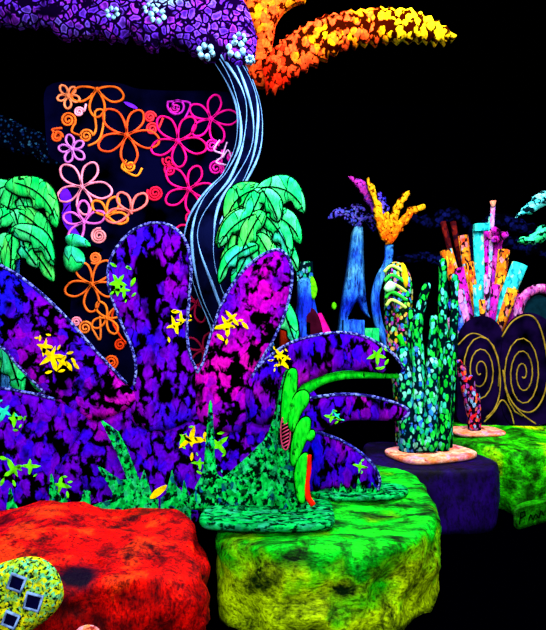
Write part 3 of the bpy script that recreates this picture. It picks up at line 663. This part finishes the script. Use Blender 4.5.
# ------------------------------------------------------------------ far speckled palms
def frond(mb, mid, w, Y, m=0, bulge=.06, jag=2.6, per=7):
    bulge *= .6
    q = spline(mid, 5, False); n = len(q); up, dn = [], []
    for i, (x, y) in enumerate(q):
        a = q[max(i-1, 0)]; c = q[min(i+1, n-1)]; dx, dy = c[0]-a[0], c[1]-a[1]; L = math.hypot(dx, dy) or 1
        t = i/(n-1); ww = w*(math.sin(math.pi*min(1, t*.92+.08))**.6)*.5
        j1 = random.uniform(-jag, jag); j2 = random.uniform(-jag, jag)
        up.append((x-dy/L*(ww+j1), y+dx/L*(ww+j1))); dn.append((x+dy/L*(ww+j2), y-dx/L*(ww+j2)))
    mb.board(up+dn[::-1], Y, .05, bulge, .1, m, 1, .06, None, bulge*.6)
YS = 6.5
t = thing('painted_palm', (P(-45, 0, YS).x, YS, 0), 'dim blue speckled palm frond reaching in at the left edge', 'tree')
b = MB(); frond(b, [(-45, 140), (-15, 132), (10, 134), (35, 145), (58, 165)], 30, YS); b.build('frond', M['speckle'], t)
b = MB(); frond(b, [(-45, 140), (-70, 135), (-95, 150), (-110, 175)], 26, YS); b.build('frond', M['speckle'], t)
b = MB(); b.tube([P(-45, 140, YS+.05), P(-50, 300, YS+.05), P(-45, 462.7, YS+.05)], [.1, .12, .16], 10); b.build('trunk', M['trunk_navy'], t)
YS2 = 9.6
t = thing('painted_palm', (P(470, 0, YS2).x, YS2, 1.0), 'very dim navy palm fronds far behind the bright tubes', 'tree')
for mid in ([(478, 224), (500, 220), (525, 228), (550, 236)], [(470, 226), (450, 214), (430, 222), (405, 214)], [(480, 240), (505, 242), (530, 248), (552, 258)], [(470, 244), (450, 262), (425, 256), (394, 262)]):
    b = MB(); frond(b, mid, 13, YS2); b.build('frond', M['dim_navy'], t)
b = MB(); b.tube([P(474, 225, YS2+.05), P(476, 300, YS2+.05), (P(470, 0, YS2).x, YS2+.05, 1.0)], .1, 10); b.build('trunk', M['trunk_navy'], t)
# right edge cyan palm, its trunk is outside the frame
YR = 5.3
t = thing('painted_palm', (P(600, 0, YR).x, YR, .5), 'bright cyan and seafoam palm fronds reaching in at the right edge', 'tree')
b = MB(); frond(b, [(600, 190), (570, 188), (545, 197), (528, 209), (516, 218)], 11, YR); b.build('frond', M['cyan_frond'], t)
b = MB(); frond(b, [(600, 215), (570, 222), (548, 231), (532, 239), (519, 242)], 12, YR-.05); b.build('frond', M['green_frond'], t)
b = MB(); b.tube([P(600, 190, YR+.04), P(606, 320, YR+.04), P(600, 437, YR+.04)], [.09, .11, .15], 10); b.build('trunk', M['blue_trunk'], t)

# ------------------------------------------------------------------ far palms on the stage
Y1 = 8.2
t = thing('painted_palm', (P(352, 0, Y1).x, Y1, 1.0), 'distant blue streaked tree with wide split trunk and violet crown', 'tree')
b = MB(); b.board([(356, 226), (362, 228), (363, 260), (364, 285), (367, 312), (370, 318), (362, 310), (357, 300), (350, 312), (347, 320), (362, 322), (362, 361), (337, 361), (338, 330), (341, 305), (345, 280), (349, 255), (352, 232)], Y1, .16, .1, .14, 0, 2, .07, None, .06); b.build('trunk', M['blue_trunk'], t)
for mid, w in (([(356, 226), (348, 213), (338, 213), (328, 219)], 9), ([(357, 226), (352, 214), (358, 208), (366, 214)], 10), ([(357, 226), (364, 217), (370, 220), (374, 232)], 9), ([(356, 224), (350, 218), (344, 219)], 9)):
    b = MB(); frond(b, mid, w, Y1-.08, 0, .08, 1); b.build('crown_frond', M['far_crown'], t)
Y2 = 7.6
t = thing('painted_palm', (P(388, 0, Y2).x, Y2, 1.0), 'distant palm with bent blue stem, amber fronds and a pink frond', 'tree')
b = MB(); b.tube([P(x, y, Y2) for x, y in spline([(389, 245), (388, 262), (379, 280), (375, 300), (379, 325), (387, 345), (388, 362.4)], 5, False)], .055, 10, 0)
b.build('trunk', M['blue_trunk'], t)
for mid, w in (([(388, 244), (381, 225), (377, 205), (368, 178)], 8), ([(389, 244), (391, 225), (399, 205), (409, 191)], 8), ([(390, 244), (398, 228), (411, 212), (425, 206)], 9), ([(388, 244), (386, 225), (387, 212)], 8)):
    b = MB(); frond(b, mid, w, Y2-.06, 0, .05, 1.6); b.build('amber_frond', M['far_orange'], t)
b = MB(); frond(b, [(384, 226), (374, 205), (362, 186), (348, 177)], 10, Y2+.08, 0, .05, 1.2); b.build('pink_frond', M['far_magenta'], t)
b = MB(); frond(b, [(386, 222), (384, 205), (378, 192)], 8, Y2+.14, 0, .05, 1.2); b.build('violet_frond', M['far_crown'], t)
# blue box, green box, pink cone, blue figure trunk
b = MB(); c = P(353, 0, 7.3); b.box((c.x, 7.3, 1.27), (.25, .2, .54)); tag(b.build('painted_box', M['blue_trunk'], None, (c.x, 7.3, 1.0)), 'small blue box before the distant split blue trunk', 'box')
b = MB(); c = P(371, 0, 7.3); b.box((c.x, 7.3, 1.22), (.17, .16, .44)); tag(b.build('painted_box', M['green_leaf'], None, (c.x, 7.3, 1.0)), 'small green box beside the bent blue stem', 'box')
b = MB(); c = P(334, 306, 7.8); b.tube([(c.x, 7.8, 1.0), (c.x, 7.8, c.z-.03)], .008, 6, 1)
b.tube([(c.x, 7.8, c.z-.05), (c.x, 7.8, c.z-.03), (c.x, 7.8, c.z), (c.x, 7.8, c.z+.03), (c.x, 7.8, c.z+.05)], [.008, .026, .034, .026, .008], 10)
tag(b.build('painted_bud', [M['lime'], M['black']], None, (c.x, 7.8, 1.0)), 'tiny round green bud left of the distant split blue trunk', 'bud')
Y3 = 7.0
c = P(324, 0, Y3); b = MB(); b.tube([(c.x, Y3, 1.0), (c.x, Y3, 1.3), (c.x-.06, Y3, 1.62)], [.2, .13, .03], 12); tag(b.build('painted_cone', linem('f810a0'), None, (c.x, Y3, 1.0)), 'small hot pink cone peeking over the upper purple arm', 'cone')
t = thing('painted_stump', (P(305, 0, 6.6).x, 6.6, 1.0), 'teal and blue painted stump with square cap behind the magenta leaf', 'stump')
b = MB(); b.board([(298, 280), (311, 280), (314, 300), (318, 318), (322, 335), (322, 369), (290, 369), (291, 330), (297, 305)], 6.6, .18, .08, .1, 0, 3, .06, None, .04); b.build('trunk', M['blue_trunk'], t)
b = MB(); b.board([(296, 263), (312, 262), (313, 281), (297, 282)], 6.6, .2, 0, .1, 0, 0); b.build('square_cap', M['cactus_low'], t)
b = MB(); b.board([(311, 276), (315, 281), (317, 292), (313, 300), (310, 290)], 6.48, .04, .02, .03, 0, 4, .03); b.build('leaf', M['lime'], t)
b = MB(); b.board([(302, 318), (312, 308), (320, 320), (322, 340), (304, 342)], 6.46, .04, .01, .04, 0, 4, .04); b.build('dark_patch', linem('300418'), t)
b = MB(); c = P(284, 0, 6.9); b.tube([(c.x, 6.9, 1.0), (c.x+.02, 6.9, 2.43)], .06, 10); 
for k in range(9): b.tube([(c.x+.02+.075*math.cos(a*math.pi/6), 6.9+.075*math.sin(a*math.pi/6), 2.0+k*.05) for a in range(12)], .012, 5, 1, True)
tag(b.build('painted_post', [linem('d03010'), linem('ff6a20')], None, (c.x, 6.9, 1.0)), 'orange-red ringed post beside the mint green tree', 'post')

# ------------------------------------------------------------------ mosaic cactus and totem on the violet rock
YM = 4.85
ZV = .472
mc = thing('mosaic_cactus', (P(430, 0, YM).x, YM-.1, ZV), 'tall green and teal mosaic cactus columns on a coral pink base', 'cactus')
ctr = P(428, 0, YM).x
def plate(cx, cy, rx, ry, z0, z1, ang, n=4):
    q = []
    for k in range(32):
        a = 2*math.pi*k/32; x = abs(math.cos(a))**.6*math.copysign(1, math.cos(a))*rx; y = abs(math.sin(a))**.6*math.copysign(1, math.sin(a))*ry
        c, s = math.cos(ang), math.sin(ang); q.append((cx+x*c-y*s, cy+x*s+y*c))
    b = MB(); b.slab(q, z0, z1, 0, .012); return b
plate(P(431, 0, YM).x-.02, YM-.06, .35, .25, ZV+.003, ZV+.045, .4).build('base', M['pink_slab'], mc)
ZB = ZV+.04
def column(mb, pts, Y, r, m=0, dome=True):
    q = spline(pts, 5, False); C = [P(x, y, Y) for x, y in q]; n = len(C)
    R = [r*(.62+.5*i/(n-1)+.07*math.sin(i*1.7)) for i in range(n)]
    if dome:   # rounded tip at the first point
        d = (C[0]-C[1]).normalized(); ext = [C[0]+d*R[0]*.95, C[0]+d*R[0]*.8, C[0]+d*R[0]*.45]; k = R[0]; C = ext+C; R = [k*.2, k*.6, k*.88]+R
    mb.tube(C, R, 14, m)
zb = 315+(CAMZ-ZB)/YM*F
for pts, dy, r, mt in (([(443, 262), (443, 300), (442, 350), (440, 400), (438, zb)], .02, .05, 'cactus'), ([(455, 277), (454, 320), (452, 360), (449, 400), (446, zb-3)], .08, .046, 'cactus'),
                       ([(427, 286), (421, 306), (417, 335), (420, 375), (424, zb)], -.02, .05, 'cactus'), ([(403, 352), (405, 380), (409, 410), (411, zb)], -.06, .085, 'cactus_low'), ([(434, 318), (432, 350), (431, 380), (431, zb)], -.05, .046, 'cactus'),
                       ([(412, 312), (413, 335), (414, 355), (417, zb)], .04, .05, 'cactus'), ([(433, 362), (431, 400), (429, zb)], -.11, .065, 'cactus_low'), ([(449, 345), (446, 380), (442, zb)], -.05, .055, 'cactus'), ([(416, 350), (418, 390), (420, zb)], -.13, .05, 'cactus_low')):
    b = MB(); column(b, pts, YM+dy, r); b.build('column', M[mt], mc)
# totem
yt = YM+.31
tt = thing('mosaic_totem', (P(396, 0, yt).x, yt, ZV), 'confetti-colored curled totem with yellow crest left of the mosaic cactus', 'totem')
b = MB(); q = spline([(404, 274), (398, 271), (395, 282), (394, 300), (395, 325), (397, 350), (402, 385), (405, 420), (405, 315+(CAMZ-ZV-.002)/yt*F)], 5, False)
C = [P(x, y, yt) for x, y in q]; b.tube(C, [.045+.04*math.sin(min(1, i/18)*math.pi/2) for i in range(len(C))], 14); b.build('body', M['totem'], tt)
b = MB(); b.board([(386, 268), (394, 262), (404, 266), (411, 280), (412, 300), (409, 325), (409, 345), (400, 345), (396, 320), (392, 300), (386, 285)], yt-.08, .05, .04, .05, 0, 5, .03); b.build('face', M['totem'], tt)
for i, y in enumerate((268, 277, 286, 294, 302)):
    b = MB(); b.tube([P(x, yy, yt-.14) for x, yy in spline([(384+i*.5, y+4), (391, y-2), (399, y+1), (406, y+6)], 4, False)], .014, 6); b.build('green_stripe', linem('28d838') if i % 2 else linem('b8f060'), tt)
b = MB(); b.board([(401, 264), (405, 266), (408, 278), (406, 288), (402, 280)], yt-.13, .03, .02, .03, 0, 4, .02); b.build('crest', linem('ffc010'), tt)
b = MB(); b.tube([P(x, y, yt-.17) for x, y in spline([(399, 335), (406, 352), (414, 372), (416, 395)], 4, False)], .022, 8); b.build('green_arm', M['pad_green'], tt)
b = MB(); b.board([(384, 288), (389, 281), (395, 284), (394, 290), (387, 292)], yt-.15, .02, .015, .02, 0, 4, .02); b.build('eye', linem('a0ffb0'), tt)
# orange foot peeking out left of the pink base
b = MB(); o_ = [(378, 420), (390, 422), (397, 427), (397, 432), (384, 430)]
# small red coral on its own pink plate, on the lime rock
yk = 5.5
ck = thing('mosaic_coral', (P(472, 0, yk).x, yk, .5), 'small red and blue mosaic coral on a pink base before the spirals', 'coral')
plate(P(476, 0, yk).x, yk, .24, .2, .518, .55, .1).build('base', M['pink_slab'], ck)
zk = 315+(CAMZ-.545)/yk*F
for pts, dy, r in (([(463, 368), (466, 390), (472, 415), (474, zk)], 0, .05), ([(471, 378), (473, 400), (474, zk)], -.03, .045), ([(459, 362), (462, 375), (468, 398)], .03, .04), ([(477, 395), (477, 410), (476, zk)], -.02, .04)):
    b = MB(); column(b, pts, yk+dy, r); b.build('branch', M['red_coral'], ck)

# ------------------------------------------------------------------ spiral boards
YH = 5.98
hp = thing('spiral_panel', (P(508, 0, YH).x, YH, .5), 'dark violet twin-lobed board with gold spiral lines at the right edge', 'panel')
zz = 315+(CAMZ-.525)/YH*F
b = MB(); b.board([(457, 400), (457, 350), (462, 328), (475, 317), (488, 317), (498, 325), (503, 340), (506, 380), (512, zz), (462, zz)], YH, .05, 0, .1, 0, 5); lo1 = b.build('lobe', M['heart'], hp)
b = MB(); b.board([(500, 400), (499, 370), (502, 340), (510, 322), (524, 313), (540, 316), (555, 330), (564, 360), (560, 400), (545, zz), (510, zz)], YH-.02, .05, 0, .1, 0, 5); lo2 = b.build('lobe', M['heart'], hp)
YG2 = YH-.05
def goldline(pts, par, sm=5, r=.011):
    b = MB(); b.tube([P(x, y, YG2-.005) for x, y in spline(pts, sm, False)], r, 6); return b
def spiral(cx, cy, rx, ry, turns, cw, start):
    N = int(turns*16); pts = []
    for i in range(N+1):
        a = start+cw*i/16*2*math.pi; f = .07+.93*(i/N); pts.append((cx+rx*f*math.cos(a), cy+ry*f*math.sin(a)))
    return pts
b = MB(); b.tube([P(x, y, YG2-.005) for x, y in spiral(480, 371, 20, 38, 2.9, 1, 1.2)], .0068, 6)
b.tube([P(x, y, YG2-.005) for x, y in spline([(458, 345), (470, 334), (482, 336), (492, 345), (499, 365), (500, 390), (495, 408), (486, 418)], 5, False)], .0068, 6); b.build('spiral', M['gold'], lo1)
b = MB(); b.tube([P(x, y, YG2-.02) for x, y in spiral(523, 374, 20, 42, 3.1, -1, 2.0)], .0068, 6)
b.tube([P(x, y, YG2-.02) for x, y in spline([(502, 337), (512, 322), (526, 315), (537, 321), (545, 345), (548, 375), (542, 400), (531, 412), (517, 408), (507, 392), (503, 370)], 5, False)], .008, 6); b.build('spiral', M['gold'], lo2)
b = MB(); b.tube([P(x, y, YG2-.02) for x, y in spline([(484, 422), (494, 412), (502, 400), (510, 410), (514, 424)], 5, False)], .0068, 6)
b.tube([P(x, y, YG2-.02) for x, y in spline([(512, 402), (522, 414), (536, 424)], 5, False)], .0068, 6); b.build('gold_line', M['gold'], hp)

# ------------------------------------------------------------------ spray of painted tubes behind the spirals
YB = 6.58
tb = thing('tube_coral', (P(484, 0, YB).x, YB, 0), 'spray of bright cyan, magenta and orange tubes behind the spiral board', 'coral')
b = MB(); b.tube([(P(484, 0, YB).x, YB+.05, 0), (P(484, 0, YB).x, YB+.05, .5), (P(484, 0, YB).x, YB+.05, 1.35)], [.3, .26, .2], 14); b.build('foot', M['heart'], tb)
def tubepart(x0, y0, x1, y1, r, mat, dy):
    a = P(x0, y0, YB+dy*.4); c = P(x1, y1, YB+dy); d = (c-a).normalized(); R = r/F*YB
    b = MB(); b.tube([a, a*.5+c*.5, c, c+d*.004, c-d*.01, c-d*.12], [R*.8, R*.9, R, R*.86, R*.72, R*.68], 14, 0)
    b.build('tube', M[mat], tb)
for a in ((482, 345, 478, 229, 5.2, 't_cyan', -.05), (486, 330, 491, 217, 2.6, 't_cyan', .08), (486, 345, 493, 206, 2.2, 't_pale', .02), (489, 340, 520, 264, 7.5, 't_cyan', -.16), (474, 345, 446, 250, 6.2, 't_orange', -.02), (474, 345, 443, 222, 3, 't_red', .3), (477, 345, 453, 222, 3, 't_red', .34),
          (478, 345, 463, 236, 5, 't_orange', .12), (476, 345, 459, 268, 4.6, 't_magenta', -.12), (487, 345, 498, 237, 5, 't_magenta', .1), (492, 345, 504, 250, 5.6, 't_orange', -.02), (484, 345, 486, 232, 3.6, 't_magenta', .04), (471, 345, 458, 290, 5.4, 't_pale', -.16), (466, 345, 452, 300, 5, 't_blue', -.2),
          (494, 345, 513, 289, 5.5, 't_orange', -.24), (500, 345, 524, 296, 6, 't_magenta', -.1), (482, 345, 470, 262, 3.4, 't_orange', -.14), (487, 345, 487, 275, 3, 't_pale', -.2), (489, 345, 496, 285, 4, 't_magenta', -.22), (479, 345, 477, 285, 4, 't_cyan', -.22), (462, 345, 448, 320, 4, 't_pale', -.22), (484, 345, 482, 300, 3, 't_orange', -.26)):
    tubepart(*a)
b = MB(); b.board([(474, 224), (489, 223), (489, 229), (484, 231), (474, 231)], YB-.12, .06, 0, .1, 0, 0); b.build('cyan_cap', M['t_cyan'], tb)
b = MB(); b.tube([P(493, 207, YB), P(493, 201, YB)], [.02, .035], 8); b.build('pink_tip', M['pink_slab'], tb)
b = MB()
for a in range(3): b.tube([P(498+4*math.cos(a*2.1), 236+4*math.sin(a*2.1), YB-.03), P(498+9*math.cos(a*2.1), 234+6*math.sin(a*2.1), YB-.08)], [.05, .03], 8)
b.build('frill', M['t_magenta'], tb)
# pink ring right
yr = 6.2
rg = thing('ring_coral', (P(530, 0, yr).x, yr, 0), 'mottled pink ring arching above the right gold spiral', 'coral')
b = MB(); pts = [(518, 322), (519, 308), (525, 296), (537, 289), (550, 291), (562, 303), (566, 322)]
b.tube([P(x, y, yr) for x, y in spline(pts, 6, False)], .05, 10); b.build('ring', M['ring_pink'], rg)
b = MB(); b.board([(522, 320), (523, 308), (529, 300), (539, 295), (554, 304), (560, 320)], yr+.02, .03, 0, .1, 0, 4); b.build('dark_center', linem('04202c'), rg)
b = MB()
for x in (518, 566): b.tube([P(x, 321, yr), (P(x, 0, yr).x, yr+.03, 0)], .05, 8)
b.build('post', M['heart'], rg)
